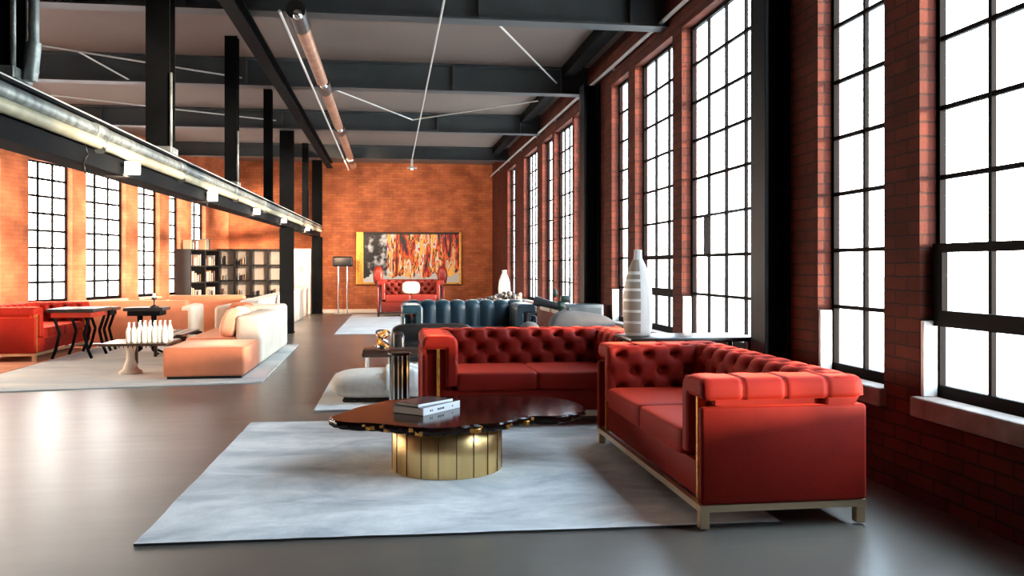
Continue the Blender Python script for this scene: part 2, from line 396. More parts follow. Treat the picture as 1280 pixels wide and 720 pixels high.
# pipe running above the right windows
bm = BM(); tube(bm, (XW-.06, YF, 3.88), (XW-.06, YB, 3.88), .022)
for y in range(1, 24, 2): box(bm, XW-.03, XW, y-.02, y+.02, 3.86, 3.90)
tag(obj('wall_conduit', bm, M['cable'], smooth=True), 'long pale conduit pipe above the tall right-hand windows', 'pipe')

# ------------------------------------------------------------------ roof steel
def ibeam(bm, y, x0, x1, z0, z1, w=.22, tf=.025, tw=.02):
    box(bm, x0, x1, y-w/2, y+w/2, z0, z0+tf); box(bm, x0, x1, y-w/2, y+w/2, z1-tf, z1); box(bm, x0, x1, y-tw/2, y+tw/2, z0+tf, z1-tf)
BY = [(4.6, 3.84), (8.88, 3.82), (12.55, 3.83), (16.6, 3.86), (21.2, 3.90)]
bl = ['cross beam just over the camera', 'nearest dark steel roof beam crossing the top of the picture', 'second steel roof beam, crossing over the dark right-hand column',
      'third steel roof beam from the camera, behind the second', 'farthest steel roof beam, just in front of the brick end wall']
for (y, z), lb in zip(BY, bl):
    if y < 5: continue
    t = thing('steel_beam', lb, 'beam', (0, y, 0), 0, 'steel beams crossing the ceiling')
    bm = BM(); xl = LO.x + (y-LO.y)*.268 + .01
    ibeam(bm, 0, xl, XW-.002, z, ZC-.001); obj('beam_body', bm, M['steel'], t)
    for x in (-5.2, -2.0, .9, 2.5):
        if x < xl+.3: continue
        b2 = BM(); box(b2, x-.012, x+.012, -.105, -.012, z+.027, ZC-.03); obj('stiffener', b2, M['steel'], t)
# longitudinal pieces
bm = BM(); box(bm, -1.52, -1.38, 2.5, 21.3, 3.67, 3.69); box(bm, -1.52, -1.38, 2.5, 21.3, 3.795, 3.818); box(bm, -1.46, -1.44, 2.5, 21.3, 3.69, 3.795)
tag(obj('roof_girder', bm, M['blacksteel']), 'black lengthwise girder under the cross beams, above the row of hanging posts', 'girder')
ys2 = [4.6] + [y for y, z in BY[1:]]
for i, (y0, y1) in enumerate(zip([4.75, 9.0, 12.67, 16.72], [8.76, 12.43, 16.48, 21.08])):
    bm = BM(); box(bm, 2.48, 2.66, y0, y1, 4.06, ZC-.002, .006, 1)
    lb = ['roof purlin beside the right wall in front of the nearest cross beam', 'dark purlin by the right wall between the first and second cross beams',
          'dark purlin by the right wall between the second and third cross beams', 'dark purlin by the right wall between the third and farthest beams'][i]
    if i: tag(obj('roof_purlin', bm, M['blacksteel']), lb, 'purlin', 'short dark purlins beside the right wall')
def rod(p, q, lb, r=.012, z=4.05):
    bm = BM(); tube(bm, p, q, r, n=8); return bm
rods = [((.93, 8.93, 4.0), (2.42, 12.5, 4.0), 'diagonal brace rod below the first ceiling bay, right of centre'),
        ((-1.3, 12.6, 4.02), (.4, 15.9, 3.98), 'left half of the shallow V of rods in the second ceiling bay'),
        ((.4, 15.9, 3.98), (2.4, 14.0, 4.02), 'right half of the shallow V of rods in the second ceiling bay'),
        ((-5.6, 10.9, 4.12), (-2.05, 12.46, 3.93), 'long pale rod at upper left between the first two posts'),
        ((-3.93, 11.64, 4.03), (-3.55, 12.46, 3.86), 'short rod branching from the long pale rod at upper left'),
        ((-5.3, 14.5, 4.0), (-2.1, 16.45, 4.0), 'pale rod behind the second cross beam at upper left')]
for p, q, lb in rods:
    tag(obj('brace_rod', rod(p, q, lb), M['cable'], smooth=True), lb, 'rod', 'brace rods under the ceiling')
# cable run with small fixture at its end
t = thing('ceiling_cable', 'thin pale cable run along the ceiling ending in a small spotlight', 'cable', (.5, 5, 0))
bm = BM(); tube(bm, (0, 0, 3.80), (0, 15.6, 3.80), .011, n=8); obj('cable', bm, M['cable'], t, smooth=True)
bm = BM(); tube(bm, (0, 15.5, 3.62), (0, 15.5, 3.82), .03); box(bm, -.12, .12, 15.46, 15.54, 3.60, 3.64, .01, 1); obj('spotlight', bm, M['cable'], t, smooth=True)
bm = BM(); tube(bm, (0, 15.5, 3.575), (0, 15.5, 3.60), .025); obj('lamp_face', bm, M['lampwhite'], t)

# copper duct with black clamp rings
t = thing('ceiling_duct', 'long copper-brown round duct hung lengthwise below the beams', 'duct', (-.87, 8, 0))
bm = BM(); tube(bm, (0, .4, 3.68), (0, 12.8, 3.68), .072, n=20); obj('duct_tube', bm, M['copper'], t, smooth=True)
bm = BM(); tube(bm, (-.12, 0, 3.60), (-.12, 13, 3.60), .014, n=8); obj('side_wire', bm, M['cable'], t, smooth=True)
for y in (.2, 3.35, 7.0, 11.2):
    b = BM(); tube(b, (0, y, 3.68), (0, y+.55, 3.68), .09, n=20); box(b, -.02, .02, y+.1, y+.2, 3.78, 3.84); r_ = obj('clamp_ring', b, M['black'], t, smooth=True)
    b = BM(); ball(b, (.02, y-.01, 3.63), .05); obj('glint_cap', b, M['chrome'], r_)

# ------------------------------------------------------------------ crane rail and posts (X = -2)
XP = -2.0
t = thing('crane_rail', 'black crane rail with galvanised pipe and cream tube running down the hall at left', 'rail', (XP, 2.6, 0))
Lr = 21.9
t.rotation_euler = (.009, 0, 0)
bm = BM(); box(bm, -.11, .12, 0, Lr, 2.205, 2.222); box(bm, -.03, .0, 0, Lr, 2.04, 2.205); box(bm, -.12, .07, 0, Lr, 1.925, 2.04)
obj('rail_beam', bm, M['blacksteel'], t)
bm = BM(); box(bm, .09, .121, 0, Lr, 2.2222, 2.230); obj('rail_edge', bm, M['cable'], t)
bm = BM(); tube(bm, (.075, 0, 2.160), (.075, Lr, 2.160), .046, n=18); obj('galvanised_pipe', bm, M['galv'], t, smooth=True)
bm = BM(); tube(bm, (.10, 0, 2.078), (.10, Lr, 2.078), .038, n=16); obj('cream_tube', bm, M['creampipe'], t, smooth=True)
for y in (.9, 3.35, 5.6, 8.4, 10.9, 13.6, 16.5, 19.2):
    b = BM(); tube(b, (.075, y, 2.160), (.075, y+.22, 2.160), .054, n=18); tube(b, (.10, y+.08, 2.04), (.10, y+.14, 2.12), .042); obj('pipe_bracket', b, M['galv'], t)
for y in (3.2, 6.9):
    b = BM(); path(b, [(.09, y, 2.04), (.10, y+.01, 1.98), (.08, y, 1.93), (.09, y, 1.86)], .006, 6); obj('hanging_hook', b, M['black'], t)
def railz(y): return 2.232 + .009*(y-2.6)
def post(y, w, z0, lb, d=None):
    t = thing('steel_post', lb, 'post', (XP, y, 0), 0, 'black steel posts in a line along the crane rail')
    d = d or w; bm = BM(); floor_post = z0 < 1
    if not floor_post: z0 = railz(y)+.003
    for k, (za, zb) in enumerate([(z0, ZC-.001)] if z0 > 1 else [(railz(y)+.003, ZC-.001), (.03, railz(y)-.315)]):
        if k: bm = BM()
        box(bm, -w/2, w/2, -d/2, -d/2+.02, za, zb); box(bm, -w/2, w/2, d/2-.02, d/2, za, zb); box(bm, -.012, .012, -d/2+.02, d/2-.02, za, zb)
        obj('post_body', bm, M['blacksteel'], t)
    if z0 > 1:
        b = BM(); box(b, -w*.6, w*.6, -d*.6, d*.6, z0, z0+.06, .004, 1); tube(b, (w*.55, -d*.5, z0), (w*.55, -d*.5, z0+.7), .014, n=8); obj('foot_bracket', b, M['galv'] if y < 12 else M['blacksteel'], t)
    else:
        b = BM(); box(b, -w*.55, w*.55, -d*.6, d*.6, 0.001, .03, .004, 1); obj('base_plate', b, M['blacksteel'], t)
    return t
p0 = post(4.78, .2, 2.335, 'nearest black steel post, cut by the left picture edge')
b = BM(); tube(b, (.17, .0, 2.30), (.17, .0, ZC-.01), .026, n=12); tube(b, (.15, 0, 2.26), (.17, 0, 2.46), .038, n=12); obj('conduit', b, M['galv'], p0, smooth=True)
post(7.95, .20, 2.335, 'black hanging post second from the camera, thickest of the hanging ones')
post(11.4, .155, 2.335, 'black hanging post standing third from camera on the rail')
post(14.7, .135, 2.335, 'slim black hanging post just left of the first floor-length post')
post(17.3, .25, 0.0, 'black post standing on the floor at the cream counter')
post(21.0, .14, 2.335, 'slim black hanging post between the two floor-length posts')
post(24.35, .26, 0.0, 'farthest black post standing on the floor against the back wall')

# right wall steel columns
def hcol(y, x0, x1, w, z1, lb):
    t = thing('steel_column', lb, 'column', ((x0+x1)/2, y, 0), 0, 'dark steel columns against the right wall')
    bm = BM(); hx = (x1-x0)/2
    box(bm, -hx, -hx+.03, -w/2, w/2, .03, z1, .006, 2); box(bm, hx-.03, hx, -w/2, w/2, .03, z1, .006, 2); box(bm, -hx+.03, hx-.03, -.015, .015, .03, z1)
    obj('column_body', bm, M['column'], t)
    b = BM(); box(b, -hx-.06, hx, -w/2-.06, w/2+.06, 0.001, .03, .004, 1); obj('base_plate', b, M['column'], t)
hcol(6.10, 2.70, 2.897, .26, ZC-.001, 'tall blue-black steel column behind the near red sofa')
hcol(11.88, 2.66, 2.897, .30, 3.84, 'tall black steel column in front of the far right windows')

# ------------------------------------------------------------------ track spotlights
def spot(name, loc, target, power, col, size, blend=.6, rad=.04):
    l = bpy.data.lights.new(name, 'SPOT'); l.energy = power; l.color = col; l.spot_size = R(size); l.spot_blend = blend; l.shadow_soft_size = rad
    o = bpy.data.objects.new(name, l); C.objects.link(o); o.location = loc
    o.rotation_euler = (Vector(target)-Vector(loc)).to_track_quat('-Z', 'Y').to_euler()
    return o
WARM = (1., .68, .46)
tl = [(6.6, .046, (-8.6, 9.5, 1.6), 'large square white track lamp under the crane rail, nearest'),
      (9.45, .05, (-7.6, 13.6, 1.7), 'small white track lamp under the rail, second nearest'),
      (12.5, .04, (-6.5, 17.3, 1.6), 'third white track lamp under the rail'),
      (15.6, .035, (-5.5, 20.5, 1.4), 'fourth small track lamp, near the first floor-length post'),
      (20.0, .03, (-4.0, 24.4, 1.6), 'farthest tiny track lamp beyond the first floor-length post')]
for y, s, tg, lb in tl:
    zb = railz(y) - .235
    t = thing('track_spotlight', lb, 'spotlight', (XP+.13, y, zb), 0, 'white spotlights under the crane rail')
    b = BM(); box(b, -.058, .0, -.012, .012, -.012, .012); obj('mount', b, M['black'], t)
    b = BM(); box(b, -.03, .06, -s, s, -s*1.4, s*.6, .008, 2); obj('lamp_body', b, M['lampwhite'], t)
    spot('track_light', (XP+.12, y+s*1.6, zb-s*1.2-.03), tg, 160 if y < 19 else 900, WARM, 95, .9, .05)
spot('end_wall_light', (.5, 20.5, 3.55), (.9, 24.65, 2.2), 420, WARM, 105, .9, .05)
spot('duct_light', (-.87, 19.0, 3.55), (-2.6, 24.65, 2.2), 420, WARM, 100, .9, .05)

# ------------------------------------------------------------------ tufted sofas
def fillet_profile(pts, step=.012):
    """pts: (p, z, radius) corners -> dense list of (p, z, nx, nz)"""
    P = [Vector((p[0], p[1])) for p in pts]; rad = [p[2] for p in pts]
    dense = [P[0]]
    for i in range(1, len(P)-1):
        a, b, c = P[i-1], P[i], P[i+1]; r = rad[i]
        u = (a-b).normalized(); w = (c-b).normalized()
        if r <= 0: dense.append(b); continue
        s, e = b+u*r, b+w*r
        for k in range(9):
            t = k/8; dense.append(s*(1-t)**2 + b*2*t*(1-t) + e*t*t)
    dense.append(P[-1])
    L = [0]
    for a, b in zip(dense, dense[1:]): L.append(L[-1] + (b-a).length)
    n = max(8, int(L[-1]/step)); out = []
    k = 0
    for i in range(n+1):
        s = L[-1]*i/n
        while k < len(L)-2 and L[k+1] < s: k += 1
        f = (s-L[k])/max(1e-9, L[k+1]-L[k]); p = dense[k].lerp(dense[k+1], min(1, max(0, f)))
        out.append([p.x, p.y, s])
    res = []
    for i, (x, z, s) in enumerate(out):
        a = out[max(0, i-1)]; b = out[min(n, i+1)]
        d = Vector((b[0]-a[0], b[1]-a[1])).normalized()
        res.append((x, z, -d.y, d.x, s))
    return res
def tuft_sheet(bm, x0, x1, prof, place, cols=.197, rows=.24, amp=.028, hole=.03, soff=0., fade=None, mode='diamond', endr=.03, step=.012, seam=.22):
    n = max(4, int(abs(x1-x0)/step)); grid = []
    for i in range(n+1):
        x = x0 + (x1-x0)*i/n; e = min(x-x0, x1-x); row = []
        er = 0 if e > endr else -endr*(1-math.sqrt(max(0, 1-(1-e/endr)**2)))
        for (p, z, nx, nz, s) in prof:
            v = s + soff
            k = 1. if fade is None else max(0., min(1., (fade-s)/.05))
            if mode == 'diamond':
                pu = (x/cols + v/rows); qu = (x/cols - v/rows)
                c = abs(math.sin(PI*pu)*math.sin(PI*qu))**.35
                dp, dq = pu-round(pu), qu-round(qu)
                dx, dv = (dp+dq)/2*cols, (dp-dq)/2*rows
                g = math.exp(-(dx*dx+dv*dv)/(.029**2))
                h = k*(amp*.42*c - hole*3.0*g)
                if seam and k < 1: h += (1-k)*.010*min(1, abs(math.sin(PI*x/seam))*5) 
            elif mode == 'channel':
                h = amp*math.sqrt(abs(math.sin(PI*x/cols)))
            else: h = .010*min(1, abs(math.sin(PI*x/seam))*5)
            h = h*min(1, e/.04) + er
            row.append(bm.verts.new(place(x, p + nx*h, z + nz*h)))
        grid.append(row)
    for A, B in zip(grid, grid[1:]):
        for j in range(len(A)-1):
            f = bm.faces.new((A[j], B[j], B[j+1], A[j+1])); f.smooth = True
    bm.faces.new(grid[0][::-1]); bm.faces.new(grid[-1])
def sofa(name, label, L, D, at, m, loc, rz, group=None, hz=1., mode='diamond', metal='sofabrass', cush=2, cat='sofa', wings=False):
    t = thing(name, label, cat, loc, rz, group)
    H = lambda z: z*hz
    hl = L/2
    for s in (-1, 1):
        b = BM(); box(b, s*(hl-at+.035), s*(hl-.015), .075, D-.03, .12, H(.60), .02, 3); arm = obj('arm', b, m, t, smooth=True)
        b = BM(); box(b, s*(hl-.045), s*hl, .0, D, .118, H(.598), .018, 3); obj('side_panel', b, m, arm, smooth=True)
        b = BM(); box(b, s*(hl-at+.05), s*(hl-.04), .09, D-.04, H(.60), H(.66), .0); obj('arm_neck', b, m, arm)
        pr = fillet_profile([(0, H(.34), 0), (0, H(.727), .07), (at-.01, H(.727), .05), (at-.01, H(.64), 0), (.08, H(.64), 0), (.08, H(.34), 0)])
        b = BM()
        fd = H(.74)-H(.34)+.05
        tuft_sheet(b, .005, D-.02, pr, lambda x, p, z, s=s: Vector((s*(hl-at+p), x, z)), soff=.03, fade=fd, mode='diamond' if mode == 'diamond' else 'plain', amp=.024, endr=.016)
        obj('arm_cushion', b, m, t)
        b = BM(); xc = s*(hl-at*.5+.01); box(b, xc-.012, xc+.012, .03, .076, .118, H(.635)); obj('arm_trim_strip', b, M['gold'] if metal == 'sofabrass' else M['chrome'], arm)
    b = BM(); box(b, -hl+.01, hl-.01, D-.06, D+.002, .118, H(.598), .02, 3); obj('back_panel', b, m, t, smooth=True)
    b = BM(); box(b, -hl+.05, hl-.05, D-.16, D-.03, .30, H(.66)); obj('back_frame', b, m, t)
    bt = .25
    pr = fillet_profile([(0, H(.36), 0), (.035, H(.732), .08), (bt, H(.732), .06), (bt, H(.64), 0)])
    b = BM(); tuft_sheet(b, -hl+.01, hl-.01, pr, lambda x, p, z: Vector((x, D-bt+p-.005, z)), mode=mode, soff=.02, amp=.032 if mode == 'diamond' else .04)
    obj('back_cushion', b, m, t)
    b = BM(); box(b, -hl+at*.6, hl-at*.6, .035, D-.1, .12, H(.30), .012, 2); obj('seat_base', b, m, t, smooth=True)
    x0, x1 = -hl+at, hl-at; w = (x1-x0)/cush
    for i in range(cush):
        b = BM(); puff(b, x0+w*i-.004, x0+w*(i+1)+.004, -.005, D-bt+.02, H(.295), H(.445), .13); obj('seat_cushion', b, m, t)
    b = BM()
    for (a0, a1, b0, b1) in ((-hl+.01, hl-.01, .0, .03), (-hl+.01, hl-.01, D-.03, D), (-hl+.01, -hl+.04, .03, D-.03), (hl-.04, hl-.01, .03, D-.03)):
        box(b, a0, a1, b0, b1, .082, .116)
    obj('base_rail', b, M[metal], t)
    for sx in (-1, 1):
        for y in (.002, D-.05):
            b = BM(); box(b, sx*(hl-.062), sx*(hl-.012), y, y+.048, .0, .083, .003, 1); obj('leg', b, M[metal], t)
    if wings:
        for s in (-1, 1):
            b = BM(); puff(b, s*(hl-.02)-.13, s*(hl-.02)+.13, D-.45, D-.02, H(.62), H(.62)+.5, .5); obj('wing', b, m, t)
    return t
sA = sofa('tufted_sofa', 'near red velvet tufted sofa, its end panel and brass feet facing the viewer', 2.15, .87, .30, M['velvet'], (1.50, 5.12, .012), -PI/2, 'red velvet tufted sofas')
sB = sofa('tufted_sofa', 'red velvet tufted sofa facing the viewer behind the wood-slab coffee table', 1.85, .95, .28, M['velvet'], (1.17, 6.82, .012), 0, 'red velvet tufted sofas')
sC = copy_tree(sA, (-4.72, 13.45, .012), PI/2, 'red tufted sofa at the far left picture edge, in front of the windows in the left wall', 'red velvet tufted sofas')
sofa('blue_sofa', 'dark blue velvet sofa with channelled back behind the red sofa', 1.72, .95, .26, M['blue'], (1.0, 10.9, .013), 0, None, 1.09, 'channel', 'chrome')
sE = sofa('wing_settee', 'red tufted settee with tall wings in front of the big painting', 1.72, .85, .2, M['red'], (.52, 22.3, .013), 0, None, 1.28, 'diamond', 'darkwood', wings=True, cat='settee')
b = BM(); puff(b, -.25, .20, .15, .33, .50, .82, .4, rot=Matrix.Rotation(R(-12), 3, 'X')); tag(obj('throw_pillow', b, M['cream'], loc=(.55, 22.22, .09)), 'cream throw pillow on the red winged settee', 'pillow')

# ------------------------------------------------------------------ rugs
def rug(name, label, corners, z, m, th=.012, side=None):
    bm = BM(); n = 24
    cs = [Vector((*c, 0)) for c in corners]
    top = []; bot = []
    for i in range(4):
        a, b = cs[i], cs[(i+1) % 4]
        for k in range(n):
            p = a.lerp(b, k/n); j = Vector((random.uniform(-.004, .004), random.uniform(-.004, .004), 0))
            top.append(bm.verts.new(p + j + Vector((0, 0, z+th)))); bot.append(bm.verts.new(p + j + Vector((0, 0, z))))
    bm.faces.new(top); f = bm.faces.new(bot[::-1]); f.material_index = 1
    for i in range(len(top)):
        f = bm.faces.new((top[i], bot[i], bot[(i+1) % len(top)], top[(i+1) % len(top)])); f.material_index = 1
    return tag(obj(name, bm, [m, side or M['rugside']]), label, 'rug')
rug('area_rug', 'large silver-blue rug under the wood-slab table and red sofas', [(-1.18, 4.22), (1.95, 4.13), (1.98, 7.3), (-1.14, 7.36)], .0005, M['rug'], .0115)
rug('area_rug', 'small strip of white rug under the cream ottoman', [(-.68, 7.9), (2.3, 7.9), (2.3, 10.7), (-.66, 10.7)], .0005, M['whiterug'], .012, M['whiterug'])
rug('area_rug', 'pale rug far back in front of the painting and red settee', [(-1.06, 16.8), (2.5, 16.8), (2.5, 23.6), (-1.0, 23.6)], .0005, M['whiterug'], .012, M['whiterug'])
rug('area_rug', 'washed cream and grey rug under the salmon sofa group at left', [(-4.63, 9.45), (-1.42, 9.95), (-1.5, 14.6), (-4.63, 14.6)], .0005, M['leftrug'], .0115, M['leftrug'])
rug('area_rug', 'terracotta rug beside the red sofa at the left picture edge', [(-6.9, 9.3), (-4.66, 9.45), (-4.66, 14.9), (-6.9, 14.9)], .0005, M['terra'], .0115, M['terra'])

# ------------------------------------------------------------------ slab coffee table
t = thing('slab_coffee_table', 'live-edge dark wood slab coffee table on a round ribbed brass drum', 'coffee table', (.36, 5.55, .012))
bm = BM(); n = 64; rr = .35; A = []; Bv = []
lathe(bm, [(rr-.006, 0), (rr, .004), (rr, .276), (rr-.006, .28)], n=72)
dr = obj('brass_drum', bm, M['brass'], t)
bm = BM()
for k in range(20):
    a = 2*PI*k/20 + .1; x, y = (rr+.0008)*math.cos(a), (rr+.0008)*math.sin(a)
    box(bm, x-.0025, x+.0025, y-.0025, y+.0025, .005, .275, rot=Matrix.Rotation(a, 3, 'Z'))
obj('drum_seams', bm, M['brassdark'], dr)
out = [(-.74, .03), (-.70, -.12), (-.60, -.20), (-.47, -.24), (-.34, -.33), (-.22, -.41), (-.08, -.45), (.06, -.42), (.18, -.36), (.30, -.34), (.44, -.20), (.56, -.12),
       (.70, -.14), (.84, -.05), (.93, .12), (.95, .33), (.88, .55), (.74, .70), (.55, .82), (.35, .86), (.14, .80), (-.05, .82), (-.22, .74), (-.38, .66), (-.50, .50), (-.60, .36), (-.66, .20)]
pts = []
for i in range(len(out)):
    a, b = Vector((*out[i], 0)), Vector((*out[(i+1) % len(out)], 0)); p_, q_ = Vector((*out[i-1], 0)), Vector((*out[(i+2) % len(out)], 0))
    for k in range(5):
        s = k/5; pts.append(.5*((2*a) + (b-p_)*s + (2*p_-5*a+4*b-q_)*s*s + (3*a-p_-3*b+q_)*s**3))
bm = BM(); cen = Vector((.1, .15, 0)); rings = []
for (z, sc_, jit) in ((.336, .985, .0), (.328, .998, .006), (.305, 1.0, .014), (.288, .975, .016), (.280, .93, .012)):
    ring = []
    for i, p in enumerate(pts):
        q = cen + (p-cen)*sc_ ; q = q + (p-cen).normalized()*math.sin(i*1.9+z*90)*jit
        ring.append(bm.verts.new((q.x, q.y, z)))
    rings.append(ring)
for k, (A, Bv) in enumerate(zip(rings, rings[1:])):
    for i in range(len(A)):
        f = bm.faces.new((A[i], A[(i+1) % len(A)], Bv[(i+1) % len(A)], Bv[i])); f.smooth = k > 0
bm.faces.new(rings[0]); bm.faces.new(rings[-1][::-1])
sl = obj('slab_top', bm, M['walnut'], t)
# gold bits standing in for orange-lit highlights on the live edge
bm = BM()
for (i0, i1) in ((12, 19), (23, 27), (38, 41), (47, 55)):
    for i in range(i0, i1):
        if random.random() < .25: continue
        p = pts[i % len(pts)]; d = (p-cen).normalized()
        c = p + d*(-.006 + random.uniform(-.008, .008)); s = random.uniform(.007, .017)
        zz = .310 + random.uniform(-.014, .014)
        box(bm, c.x-s*1.4, c.x+s*1.4, c.y-s, c.y+s, zz-s*.8, zz+s*.8, .003, 1, rot=Matrix.Rotation(random.uniform(0, 3), 3, 'Z'))
obj('lit_edge_bits', bm, M['gold'], sl)

# books on it
def book(name, label, sx, sy, th, loc, rz, cover, marks=True):
    t = thing(name, label, 'book', loc, rz)
    b = BM(); box(b, -sx/2+.004, sx/2-.004, -sy/2+.004, sy/2-.006, .003, th-.003); obj('pages', b, M['paper'], t)
    b = BM(); box(b, -sx/2, sx/2, -sy/2, sy/2, 0, .003); box(b, -sx/2, sx/2, -sy/2, sy/2, th-.003, th); obj('cover', b, cover, t)
    b = BM(); box(b, -sx/2, sx/2, -sy/2-.004, -sy/2-.0002, 0, th, .001, 1); sp = obj('spine', b, M['paper'], t)
    if marks:
        b = BM()
        for x0, w in ((-.13, .012), (-.11, .008), (-.05, .022), (-.022, .016), (.0, .02), (.11, .008)):
            box(b, x0, x0+w, -sy/2-.0052, -sy/2-.004, th*.38, th*.62)
        obj('spine_lettering', b, M['ink'], sp)
    return t
book('coffee_table_book', 'thick white-spined book with dark cover at the bottom of the pair on the slab table', .40, .25, .048, (.237, 5.75, .3486), R(50), M['cover'])
book('coffee_table_book', 'thinner dark grey book lying on top of the white-spined book', .33, .21, .016, (.22, 5.76, .3972), R(44), M['cover'], False)

# ------------------------------------------------------------------ vase on the corner table
t = thing('corner_table', 'dark wooden corner table between the two red sofas', 'table', (2.28, 6.51, .0005))
b = BM(); box(b, -.50, .50, -.24, .24, .725, .76, .008, 2); obj('table_top', b, M['darkwood'], t, smooth=True)
for sx in (-1, 1):
    for sy in (-1, 1):
        b = BM(); box(b, sx*.45-.02, sx*.45+.02, sy*.20-.02, sy*.20+.02, 0, .725, .004, 1); obj('leg', b, M['darkwood'], t)
b = BM(); box(b, -.43, .43, -.18, .18, .20, .22, .004, 1); obj('lower_shelf', b, M['darkwood'], t)
t = thing('floor_vase', 'tall white bottle-shaped vase with taupe bands on the corner table', 'vase', (1.90, 6.50, .7615))
pf = [(.080, 0), (.098, .012), (.108, .06), (.112, .16), (.113, .26), (.108, .34), (.098, .42), (.083, .48), (.066, .53), (.048, .57), (.034, .60), (.030, .63), (.030, .665), (.022, .668), (.022, .64)]
b = BM(); lathe(b, pf, n=48); obj('vase_body', b, M['vase'], t)
b = BM()
def vr(z):
    for (r0, z0), (r1, z1) in zip(pf, pf[1:13]):
        if z0 <= z <= z1: return r0 + (r1-r0)*(z-z0)/max(1e-6, z1-z0)
    return .03
for z0, z1 in ((.03, .10), (.12, .185), (.205, .27), (.29, .35), (.37, .42), (.44, .475), (.50, .59)):
    ring = []
    for k in range(5):
        z = z0 + (z1-z0)*k/4
        ring.append([b.verts.new(((vr(z)+.0015)*math.cos(a), (vr(z)+.0015)*math.sin(a), z)) for a in [R(150) + R(115)*i/20 for i in range(21)]])
    for A, B_ in zip(ring, ring[1:]):
        for i in range(20):
            f = b.faces.new((A[i], A[i+1], B_[i+1], B_[i])); f.smooth = True
obj('taupe_bands', b, M['stripe'], t)

# ------------------------------------------------------------------ cream ottoman and nearby
t = thing('low_ottoman', 'low rounded cream ottoman on the white rug behind the slab table', 'ottoman', (-.05, 8.62, .013))
b = BM(); puff(b, -.52, .52, -.42, .42, .02, .27, .42, 32, 20); obj('cushion', b, M['ottoman'], t)
b = BM(); box(b, -.40, .40, -.30, .30, .0, .035, .01, 1); obj('plinth', b, M['darkwood'], t)
b = BM()
gx, gy = 20, 16; G = []
for i in range(gx+1):
    row = []
    for j in range(gy+1):
        x = -.02 + .36*i/gx; y = -.45 + .62*j/gy
        edge = max(0, -y-.36)*4.6
        zz = .288 - min(.17, edge**1.0*.5*1.0) + .008*math.sin(i*1.3+j*.6) + .006*math.sin(j*1.7)
        row.append(b.verts.new((x, y, zz)))
    G.append(row)
for A, B_ in zip(G, G[1:]):
    for j in range(gy): b.faces.new((A[j], B_[j], B_[j+1], A[j+1])).smooth = True
o = tag(obj('folded_throw', b, M['white'], loc=(-.02, 8.62, .013)), 'crumpled white throw folded on the cream ottoman', 'throw')
md = o.modifiers.new('thick', 'SOLIDIFY'); md.thickness = .014; md.offset = 1

t = thing('console_table', 'long dark wooden table with chrome legs behind the cream ottoman', 'table', (.22, 9.28, .013))
b = BM(); box(b, -.52, .62, -.17, .17, .335, .415, .03, 4); obj('table_top', b, M['darkwood'], t, smooth=True)
for x in (-.46, -.22, .2, .5):
    b = BM(); box(b, x-.018, x+.018, -.10, .10, 0, .336, .003, 1); obj('leg', b, M['chrome'], t)
t = thing('drum_side_table', 'small black side table with chrome strips beside the red sofa arm', 'side table', (.08, 7.66, .001))
b = BM(); tube(b, (0, 0, 0), (0, 0, .52), .085, n=28); obj('drum_body', b, M['black'], t, smooth=True)
for a in (200, 235, 262, 285, 320, 20, 70, 120):
    x, y = .088*math.cos(R(a)), .088*math.sin(R(a))
    b = BM(); box(b, x-.006, x+.006, y-.006, y+.006, 0, .52); obj('chrome_strip', b, M['chrome'], t)
b = BM(); lathe(b, [(.09, .52), (.10, .524), (.10, .54), (.09, .545)], n=32); obj('table_top', b, M['black'], t)

t = thing('lounge_chair', 'black leather lounge chair behind the cream ottoman group', 'armchair', (.5, 9.75, .013))
for s in (-1, 1):
    b = BM(); box(b, s*.34, s*.47, 0, .75, .12, .52, .04, 3); obj('arm', b, M['black'], t, smooth=True)
b = BM(); puff(b, -.35, .35, .02, .62, .20, .42, .2); obj('seat_cushion', b, M['black'], t)
b = BM(); puff(b, -.50, .50, .52, .82, .16, .60, .25); obj('backrest', b, M['black'], t)
for sx in (-1, 1):
    for y in (.06, .68):
        b = BM(); tube(b, (sx*.40, y, 0), (sx*.40, y, .13), .015); obj('leg', b, M['chrome'], t, smooth=True)
t = thing('knot_sculpture', 'small silver and gold knotted sculpture on the long dark table', 'sculpture', (-.08, 9.28, .429))
for m_, a0, rr_ in (('chrome', 0, .07), ('gold', 1.2, .05)):
    b = BM(); P_ = [(rr_*math.sin(k*.35*2+a0)*1.0, .05*math.cos(k*.35*3+a0), .10 + .09*math.sin(k*.35+a0)) for k in range(19)]
    path(b, P_, .014, 8); obj('loop', b, M[m_], t, smooth=True)
b = BM(); tube(b, (0, 0, 0), (0, 0, .03), .05, n=20); obj('foot', b, M['black'], t, smooth=True)

# ------------------------------------------------------------------ right background group
t = thing('grey_armchair', 'grey draped armchair near the black column by the windows', 'armchair', (2.3, 9.6, .013))
b = BM(); puff(b, -.38, .38, 0, .65, .14, .44, .3); obj('seat_cushion', b, M['greyfab'], t)
b = BM(); puff(b, -.42, .42, .48, .76, .30, .74, .45, rot=Matrix.Rotation(R(8), 3, 'Y')); obj('backrest', b, M['greyfab'], t)
for s in (-1, 1):
    b = BM(); puff(b, s*.36-.08, s*.36+.08, 0, .7, .12, .56, .4); obj('arm', b, M['greyfab'], t)
for sx in (-1, 1):
    for y in (.08, .6):
        b = BM(); tube(b, (sx*.3, y, 0), (sx*.3, y, .2), .02); obj('leg', b, M['darkwood'], t, smooth=True)
t = thing('side_cabinet', 'blue-grey low cabinet at the foot of the black column', 'cabinet', (2.47, 11.28, .001))
b = BM(); box(b, -.20, .30, -.22, .22, .04, .80, .01, 2); obj('body', b, M['bluegrey'], t, smooth=True)
